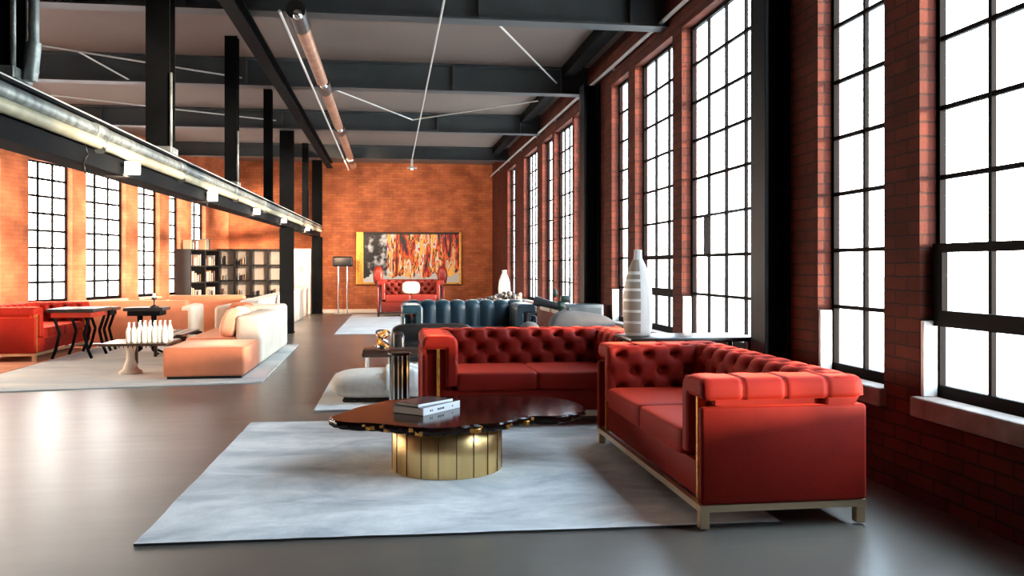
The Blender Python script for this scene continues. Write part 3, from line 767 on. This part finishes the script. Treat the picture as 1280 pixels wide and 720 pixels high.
b = BM(); box(b, -.17, .27, -.235, -.221, .08, .76, .004, 1); dd = obj('door', b, M['bluegrey'], t)
b = BM(); box(b, .22, .235, -.25, -.236, .38, .5); obj('handle', b, M['chrome'], dd)
b = BM(); box(b, -.16, .26, -.18, .18, 0, .04); obj('plinth', b, M['black'], t)
t = thing('tube_telescope', 'black tube telescope on a stand pointing at the right windows', 'telescope', (2.13, 10.75, .001))
b = BM(); tube(b, (-.30, .05, .86), (.02, 0, .78), .05, n=16); tube(b, (-.33, .055, .868), (-.24, .04, .845), .062, n=16); obj('telescope_tube', b, M['black'], t, smooth=True)
b = BM(); tube(b, (0, 0, .40), (0, 0, .80), .025); ball(b, (.0, 0, .80), .06); box(b, .0, .12, -.05, .05, .84, .93, .02, 2); ball(b, (-.07, 0, .96), .035, 1, 1, 1.6); obj('mount_head', b, M['leaf'], t, smooth=True)
for a in (90, 210, 330):
    b = BM(); tube(b, (0, 0, .45), (.2*math.cos(R(a)), .2*math.sin(R(a)), 0), .014); obj('leg', b, M['darkwood'], t, smooth=True)
t = thing('plinth_table', 'low dark table under the dried flowers behind the blue sofa', 'table', (1.6, 14.0, .001))
b = BM(); box(b, -.75, .75, -.3, .3, .50, .56, .01, 2); obj('table_top', b, M['darkwood'], t)
for sx in (-1, 1):
    for sy in (-1, 1):
        b = BM(); box(b, sx*.68-.03, sx*.68+.03, sy*.24-.03, sy*.24+.03, 0, .50); obj('leg', b, M['darkwood'], t)
t = thing('dried_arrangement', 'grey dried flower arrangement in a low bowl behind the blue sofa', 'plant', (1.65, 14.0, .562))
b = BM(); lathe(b, [(.10, 0), (.20, .05), (.24, .10), (.22, .10)], n=24); obj('bowl', b, M['black'], t)
b = BM()
for k in range(60):
    x = random.uniform(-.6, .45); y = random.uniform(-.2, .2); top = .08 + .26*max(0, 1-abs(x-.25)/.8)*random.uniform(.6, 1)
    tube(b, (x*.2, y*.2, .08), (x, y, top), .005, .003, n=5); ball(b, (x, y, top), random.uniform(.025, .05), n=7, m=5)
obj('blooms', b, M['drybloom'], t)
t = thing('cream_figurine', 'small slender cream figurine beside the dried flowers', 'figurine', (2.1, 13.95, .5615))
b = BM(); lathe(b, [(.05, 0), (.05, .02), (.03, .04), (.045, .10), (.035, .18), (.02, .24), (.03, .28), (.015, .31)], n=16); obj('figure_body', b, M['peach'], t)
t = thing('pedestal', 'white pedestal near the far right corner under the white urn', 'pedestal', (2.42, 18.4, .001))
b = BM(); box(b, -.16, .16, -.16, .16, 0, .55, .01, 2); obj('block', b, M['panelw'], t)
b = BM(); box(b, -.18, .18, -.18, .18, .55, .58, .005, 1); obj('cap', b, M['panelw'], t)
t = thing('white_urn', 'distant tall white urn beside the farthest right window', 'vase', (2.42, 18.4, .582))
b = BM(); lathe(b, [(.08, 0), (.12, .08), (.13, .25), (.11, .42), (.07, .52), (.045, .58), (.05, .64)], n=28); obj('urn_body', b, M['vase'], t)
t = thing('globe_stool', 'small round grey stool peeking above the red sofa back', 'stool', (1.55, 9.6, .001))
b = BM(); ball(b, (0, 0, .55), .13, n=20, m=12); obj('round_seat', b, M['greyfab'], t)
b = BM(); tube(b, (0, 0, .02), (0, 0, .46), .02); lathe(b, [(.13, 0), (.13, .02)], n=24); obj('stem', b, M['chrome'], t, smooth=True)

# ------------------------------------------------------------------ painting and panel lamp at the back wall
t = thing('framed_painting', 'wide gold-framed painting of red, orange and white streaks on the back wall', 'painting', (.53, YB-.045, 1.53))
w, h = 1.48, .74
b = BM(); box(b, -w+.03, w-.03, -.012, .02, -h+.03, h-.03); obj('canvas', b, M['canvas'], t)
b = BM(); box(b, -w, -w+.20, -.06, .04, -h, h, .015, 2); box(b, w-.07, w, -.05, .04, -h, h, .01, 2); box(b, -w+.2, w-.07, -.05, .04, -h, -h+.06, .01, 2)
obj('gold_frame', b, M['gold'], t)
b = BM(); box(b, -w+.2, w-.07, -.05, .04, h-.06, h, .01, 2); obj('top_rail', b, M['darkwood'], t)
t = thing('panel_speaker', 'black rounded panel speaker on a chrome stand against the back wall', 'speaker', (-1.28, 23.85, .001))
b = BM(); box(b, -.27, .27, -.05, .05, 1.29, 1.57, .045, 4); obj('panel', b, M['black'], t, smooth=True)
for x in (-.12, .12):
    b = BM(); tube(b, (x, 0, .02), (x, 0, 1.30), .022); obj('pole', b, M['chrome'], t, smooth=True)
b = BM(); box(b, -.24, .24, -.14, .14, 0, .02, .005, 1); obj('base', b, M['chrome'], t)

# ------------------------------------------------------------------ left group
# salmon L-sofa: chaise block toward the camera, backrest along its right side
t = thing('sectional_sofa', 'salmon and cream sectional sofa with a big square chaise block toward the viewer', 'sofa', (-1.66, 10.25, .013))
b = BM(); box(b, -.90, 0, 0, 1.15, .03, .36, .035, 4); obj('chaise_block', b, M['salmon'], t, smooth=True)
b = BM(); box(b, -.86, -.04, .04, 3.9, 0, .03); obj('plinth', b, M['black'], t)
b = BM(); box(b, -.92, -.05, 1.17, 3.0, .03, .38, .04, 4); obj('seat_block', b, M['salmon'], t, smooth=True)
b = BM(); box(b, -.30, .03, 1.16, 3.0, .03, .66, .06, 5); obj('backrest', b, M['cream'], t, smooth=True)
b = BM(); box(b, -.92, .03, 3.01, 3.95, .03, .70, .06, 5); obj('end_block', b, M['cream'], t, smooth=True)
for k, (y, m_, tlt) in enumerate(((1.45, 'peach', 18), (2.0, 'cream', 14), (2.55, 'peach', 16))):
    b = BM(); puff(b, -.50, -.28, y-.27, y+.27, .36, .74, .4, rot=Matrix.Rotation(R(tlt), 3, 'Y')); obj('back_cushion', b, M[m_], t)
b = BM(); puff(b, -.70, -.30, 2.75, 2.98, .38, .76, .4, rot=Matrix.Rotation(R(-10), 3, 'X')); obj('back_cushion', b, M['salmon'], t)
# salmon sofa seen from behind
def boxsofa(name, lb, L, D, Hh, m, m2, loc, rz):
    t = thing(name, lb, 'sofa', loc, rz)
    b = BM(); box(b, -L/2+.16, L/2-.16, .0, D, .06, .40, .03, 3); obj('seat', b, m, t, smooth=True)
    b = BM(); box(b, -L/2+.1, L/2-.1, 0, .22, .06, Hh, .04, 4); obj('backrest', b, m, t, smooth=True)
    b = BM(); box(b, -L/2+.08, L/2-.08, -.03, .02, .08, Hh*.78, .01, 2); obj('back_panel', b, m, t, smooth=True)
    for s in (-1, 1):
        b = BM(); box(b, s*(L/2-.2), s*L/2, -.02, D, .06, Hh*.9, .06, 4); obj('arm', b, m2, t, smooth=True)
    for sx in (-1, 1):
        for y in (.06, D-.1):
            b = BM(); box(b, sx*(L/2-.12)-.02, sx*(L/2-.12)+.02, y, y+.04, 0, .06); obj('leg', b, M['black'], t)
    return t
boxsofa('fabric_sofa', 'long low salmon sofa with cream arms below the left windows', 2.1, .85, .74, M['salmon'], M['cream'], (-4.25, 14.75, .001), 0)
boxsofa('fabric_sofa', 'salmon sofa in front of the black shelving unit', 1.5, .85, .78, M['salmon'], M['cream'], (-3.26, 16.1, .001), 0)
# cream counter
t = thing('cream_counter', 'long low cream counter running past the black floor post to the back wall', 'counter', (-2.33, 15.0, .001))
b = BM(); box(b, -.14, .12, 0, 8.9, 0, .70, .006, 1); obj('counter_body', b, M['door'], t)
b = BM(); box(b, -.16, .14, -.02, 8.92, .70, .73, .006, 1); obj('counter_top', b, M['panelw'], t)
b = BM()
for k in range(12): box(b, .1205, .124, .35+k*.72, .36+k*.72, .02, .68)
obj('panel_joints', b, M['stripe'], t)

# low pedestal table with milky bottles
t = thing('pedestal_table', 'low dark table on a turned pale pedestal holding milky bottles', 'table', (-3.10, 10.95, .0125))
b = BM(); box(b, -.26, .50, -.35, .35, .355, .385, .008, 2); obj('table_top', b, M['darkwood'], t)
b = BM(); lathe(b, [(.13, 0), (.13, .03), (.09, .05), (.075, .10), (.05, .16), (.045, .24), (.06, .31), (.08, .355)], n=24); obj('pedestal', b, M['cream'], t)
b = BM()
for k in range(9): box(b, -.10+k*.05, -.09+k*.05, -.30, -.29, .33, .355)
obj('apron_beads', b, M['black'], t)
b = BM(); lathe(b, [(.028, 0), (.034, .01), (.034, .13), (.022, .17), (.012, .19), (.012, .235), (.016, .24)], n=16)
bt0 = None; pos = []
for k in range(8): pos.append((-3.06 + k*.058, 10.74 - .01*(k % 2)))
for k in range(7): pos.append((-3.03 + k*.058, 11.10))
me_b = b
lab_f = 'milky white bottle in the front row on the pedestal table'; lab_b = 'milky white bottle in the back row on the pedestal table'
for k, (x, y) in enumerate(pos):
    lb, gp = (lab_f, 'front row of milky bottles') if k < 8 else (lab_b, 'back row of milky bottles')
    if k == 0: bt0 = tag(obj('glass_bottle', b, M['bottlew'], loc=(x, y, .3985)), lb, 'bottle', gp)
    else:
        c = bt0.copy(); C.objects.link(c); c.location = (x, y, .3985); c['label'] = lb; c['group'] = gp
# slatted wooden coffee table beside the sectional
t = thing('slatted_table', 'low dark slatted wooden table beside the salmon sectional', 'table', (-3.0, 12.45, .0125))
for k in range(6):
    b = BM(); box(b, -.36+k*.11, -.28+k*.11, -.55, .55, .36, .385, .006, 1); obj('slat', b, M['darkwood'] if k % 2 else M['cream'], t)
b = BM(); box(b, -.34, .32, -.50, -.46, .31, .36); box(b, -.34, .32, .46, .50, .31, .36); obj('rail', b, M['darkwood'], t)
for sx in (-.32, .28):
    for sy in (-.48, .48):
        b = BM(); box(b, sx-.02, sx+.02, sy-.02, sy+.02, 0, .31); obj('leg', b, M['darkwood'], t)
# dark cafe tables
def cafe(lb, loc, w, d, h, style):
    t = thing('cafe_table', lb, 'table', loc, 0, 'dark metal-legged tables beside the left windows')
    b = BM(); box(b, -w/2, w/2, -d/2, d/2, h-.05, h, .008, 2); obj('table_top', b, M['black'], t, smooth=True)
    b = BM(); box(b, -w/2+.05, w/2-.05, -d/2+.04, d/2-.04, h-.12, h-.05); obj('apron', b, M['red'] if style == 0 else M['blacksteel'], t)
    for sx in (-1, 1):
        for sy in (-1, 1):
            b = BM(); x, y = sx*(w/2-.08), sy*(d/2-.08)
            if style == 2: tube(b, (x*.5, y*.5, h-.12), (x*.5, y*.5, .06), .02, n=8); tube(b, (x*.5, y*.5, .06), (x, y, 0), .016, n=8)
            else: path(b, [(x, y, h-.12), (x-sx*.07, y, h*.5), (x-sx*.02, y, .12), (x+sx*.03, y, 0)], .022, 8)
            obj('leg', b, M['blacksteel'], t, smooth=True)
    return t
cafe('dark table with a red apron and curved legs beside the left red sofa', (-4.38, 13.05, .02), .62, .8, .69, 0)
cafe('middle dark table with curved legs between the left red sofa and the black topped table', (-4.40, 13.95, .02), .5, .4, .66, 1)
cafe('dark table with a thick black top behind the pedestal table', (-3.55, 13.35, .02), .55, .45, .68, 2)
# table decor on it
t = thing('candle_stand', 'small black candle stand on the thick black topped table', 'candle holder', (-3.45, 13.35, .701))
b = BM(); lathe(b, [(.06, 0), (.06, .015), (.012, .03), (.012, .10), (.04, .12), (.04, .14)], n=16); obj('stand', b, M['black'], t)
b = BM(); tube(b, (0, 0, .14), (0, 0, .20), .02); obj('candle', b, M['panelw'], t, smooth=True)

# ------------------------------------------------------------------ black shelving
def shelving(name, lb, loc, rz, W, Hh, D, nc, nr, backm):
    t = thing(name, lb, 'shelving', loc, rz)
    f = .03
    for i in range(nc+1):
        b = BM(); x = W*i/nc; box(b, x-f, x+f, 0, D, 0, Hh); obj('upright', b, M['black'], t)
    for j in range(nr+1):
        b = BM(); z = .12 + (Hh-.12)*j/nr
        for i in range(nc):
            box(b, W*i/nc+f, W*(i+1)/nc-f, 0, D, z-.035, z)
        obj('shelf', b, M['black'], t)
    b = BM(); box(b, 0, W, D, D+.02, .08, Hh); obj('back_panel', b, backm, t)
    return t
SW, SH, SN, SR = 1.72, 1.76, 4, 4
shelving('open_shelving', 'black open shelving unit against the back wall, white panel behind', (-4.52, 23.7, .001), 0, SW, SH, .35, SN, SR, M['panelw'])
k = 0
for i in range(SN):
    for j in range(1, SR):
        if (i, j) in ((2, 2), (3, 3), (2, 3), (3, 2)): continue
        z = .12 + (SH-.12)*j/SR + .001; x0 = -4.52 + SW*i/SN + .07
        rn = random.Random(i*7+j)
        for q in range(rn.randint(2, 4)):
            hh = rn.uniform(.10, .24); wd = rn.uniform(.02, .05)
            b = BM(); box(b, 0, wd, 0, .18, 0, hh, .002, 1)
            col = ['black', 'brown', 'tan', 'grey'][(q+i+j) % 4]; mm = {'black': M['black'], 'brown': M['books'][2], 'tan': M['books'][0], 'grey': M['books'][3]}[col]
            shelf = ['lower', 'middle', 'top'][j-1]; colm = ['first', 'second', 'third', 'last'][i]
            tag(obj('shelf_book', b, mm, loc=(x0 + q*.062, 23.76, z)), '%s book on the %s shelf, %s bay from the left of the black shelving' % (col, shelf, colm), 'book', 'books on the black shelving')
shelving('corner_bookcase', 'dark bookcase standing in the left corner below the last narrow window', LW(5.2, -.42, .001), LA, 1.5, 1.72, .38, 2, 4, M['black'])
for j in range(1, 5):
    for i in range(2):
        for q in range(5):
            rn = random.Random(100+i*31+j*5+q)
            if j == 4 and q > 2: continue
            z = .12 + 1.6*j/4 + .001; hh = rn.uniform(.16, .28)
            b = BM(); box(b, 0, .05, 0, .2, 0, hh, .002, 1)
            cn = ['tan', 'cream', 'brown', 'grey'][(q*3+j) % 4]
            p = LW(5.28 + i*.75 + q*.115, -.38, z)
            tag(obj('shelf_book', b, M['books'][(q*3+j) % 4], loc=p, rz=LA), '%s book on the %s of the %s half of the corner bookcase' % (cn, ['', 'lowest shelf', 'second shelf', 'third shelf', 'top'][j], ['near', 'far'][i]), 'book', 'books in the corner bookcase')
# white panel doors between posts at back wall
t = thing('panel_cabinet', 'tall pale cabinet between the two floor-length black posts', 'cabinet', (-2.62, 24.05, .001))
b = BM(); box(b, 0, .46, .05, .45, .0, 1.78, .006, 1); obj('body', b, M['panelw'], t)
for k in range(2):
    b = BM(); box(b, .015+k*.22, .225+k*.22, .025, .049, .76, 1.74, .004, 1); d_ = obj('door', b, M['panelw'], t)
    b = BM(); box(b, .20+k*.045, .21+k*.045, .005, .024, 1.15, 1.3); obj('handle', b, M['black'], d_)

# ------------------------------------------------------------------ outside
bm = BM(); box(bm, -120, 160, -80, 160, -.9, -.8); tag(obj('outside_ground', bm, M['ground']), None, None, kind='structure')
def bldg(x, y, w, d, h, lb):
    t = thing('distant_building', lb, 'building', (x, y, -.8), 0, 'pale buildings seen through the near right window')
    b = BM(); box(b, 0, d, -w/2, w/2, 0, h); obj('block', b, M['hazeb'], t)
    b = BM(); box(b, -.2, d+.2, -w/2-.2, w/2+.2, h, h+.3); obj('roof', b, M['hazeb'], t)
    b = BM(); n = int(w/2.2)
    for r_ in range(max(1, int(h/3))):
        for k in range(n): box(b, -.06, .0, -w/2+.6+k*2.2, -w/2+1.8+k*2.2, 1+r_*3, 2.4+r_*3)
    o = obj('windows', b, M['bluegrey'], t); o['kind'] = 'stuff'
bldg(46, 13.5, 9, 8, 3.6, 'pale hazy low building seen through the near right window, left one')
bldg(44, 3, 8, 8, 3.2, 'pale hazy low building seen through the near right window, right one')

# ------------------------------------------------------------------ world, sun, portals
w = bpy.data.worlds.new('World'); sc.world = w; w.use_nodes = True
nt = w.node_tree; bg = nt.nodes['Background']
tc = nt.nodes.new('ShaderNodeTexCoord'); sp = nt.nodes.new('ShaderNodeSeparateXYZ'); nt.links.new(tc.outputs['Generated'], sp.inputs[0])
rp = nt.nodes.new('ShaderNodeValToRGB'); rp.color_ramp.elements[0].position = 0.0; rp.color_ramp.elements[1].position = .45
rp.color_ramp.elements[0].color = (1, .985, .96, 1); rp.color_ramp.elements[1].color = (.66, .82, 1, 1)
nt.links.new(sp.outputs['Z'], rp.inputs['Fac']); 
rp.color_ramp.elements[1].color = (.68, .86, 1, 1); rp.color_ramp.elements[1].position = .35
wl = nt.nodes.new('ShaderNodeMapRange'); wl.inputs['From Min'].default_value = -.7; wl.inputs['From Max'].default_value = .2; nt.links.new(sp.outputs['X'], wl.inputs['Value'])
mxw = nt.nodes.new('ShaderNodeMix'); mxw.data_type = 'RGBA'; nt.links.new(wl.outputs[0], mxw.inputs['Factor']); mxw.inputs['A'].default_value = (1.5, 1.30, 1.05, 1)
nt.links.new(rp.outputs['Color'], mxw.inputs['B']); nt.links.new(mxw.outputs['Result'], bg.inputs['Color'])
bg.inputs['Strength'].default_value = 14.0
def portal(loc, rz, sx, sz):
    l = bpy.data.lights.new('window_portal', 'AREA'); l.shape = 'RECTANGLE'; l.size = sx; l.size_y = sz; l.cycles.is_portal = True
    o = bpy.data.objects.new('window_portal', l); C.objects.link(o); o.location = loc; o.rotation_euler = (PI/2, 0, rz)
    return o
# area light emits along local -Z; rotated so it faces into the room
portal((XW+.20, 3.4, 2.14), PI/2, 15.5, 3.2)
portal((XW+.20, 16.9, 2.14), PI/2, 9.4, 3.2)
pl = LW(-6.2, .22); portal((pl[0], pl[1], 1.94), LA-PI, 26.0, 2.8)
s = bpy.data.lights.new('hazy_sun', 'SUN'); s.energy = 22.0; s.angle = R(8); s.color = (1, .76, .56)
so = bpy.data.objects.new('hazy_sun', s); C.objects.link(so)
so.rotation_euler = Vector((-1.0, .55, -.07)).to_track_quat('-Z', 'Y').to_euler()

# ------------------------------------------------------------------ camera
cd = bpy.data.cameras.new('camera'); cd.sensor_width = 36; cd.lens = 36*1080/1280; cd.shift_y = -27/1280; cd.clip_start = .05; cd.clip_end = 500
co = bpy.data.objects.new('camera', cd); C.objects.link(co)
co.location = (0, 0, 1.3); co.rotation_euler = (PI/2, 0, -R(8.01))
sc.camera = co
sc.view_settings.view_transform = 'Standard'; sc.view_settings.look = 'None'; sc.view_settings.gamma = 1
sc.view_settings.exposure = 0.15; sc.view_settings.use_curve_mapping = False
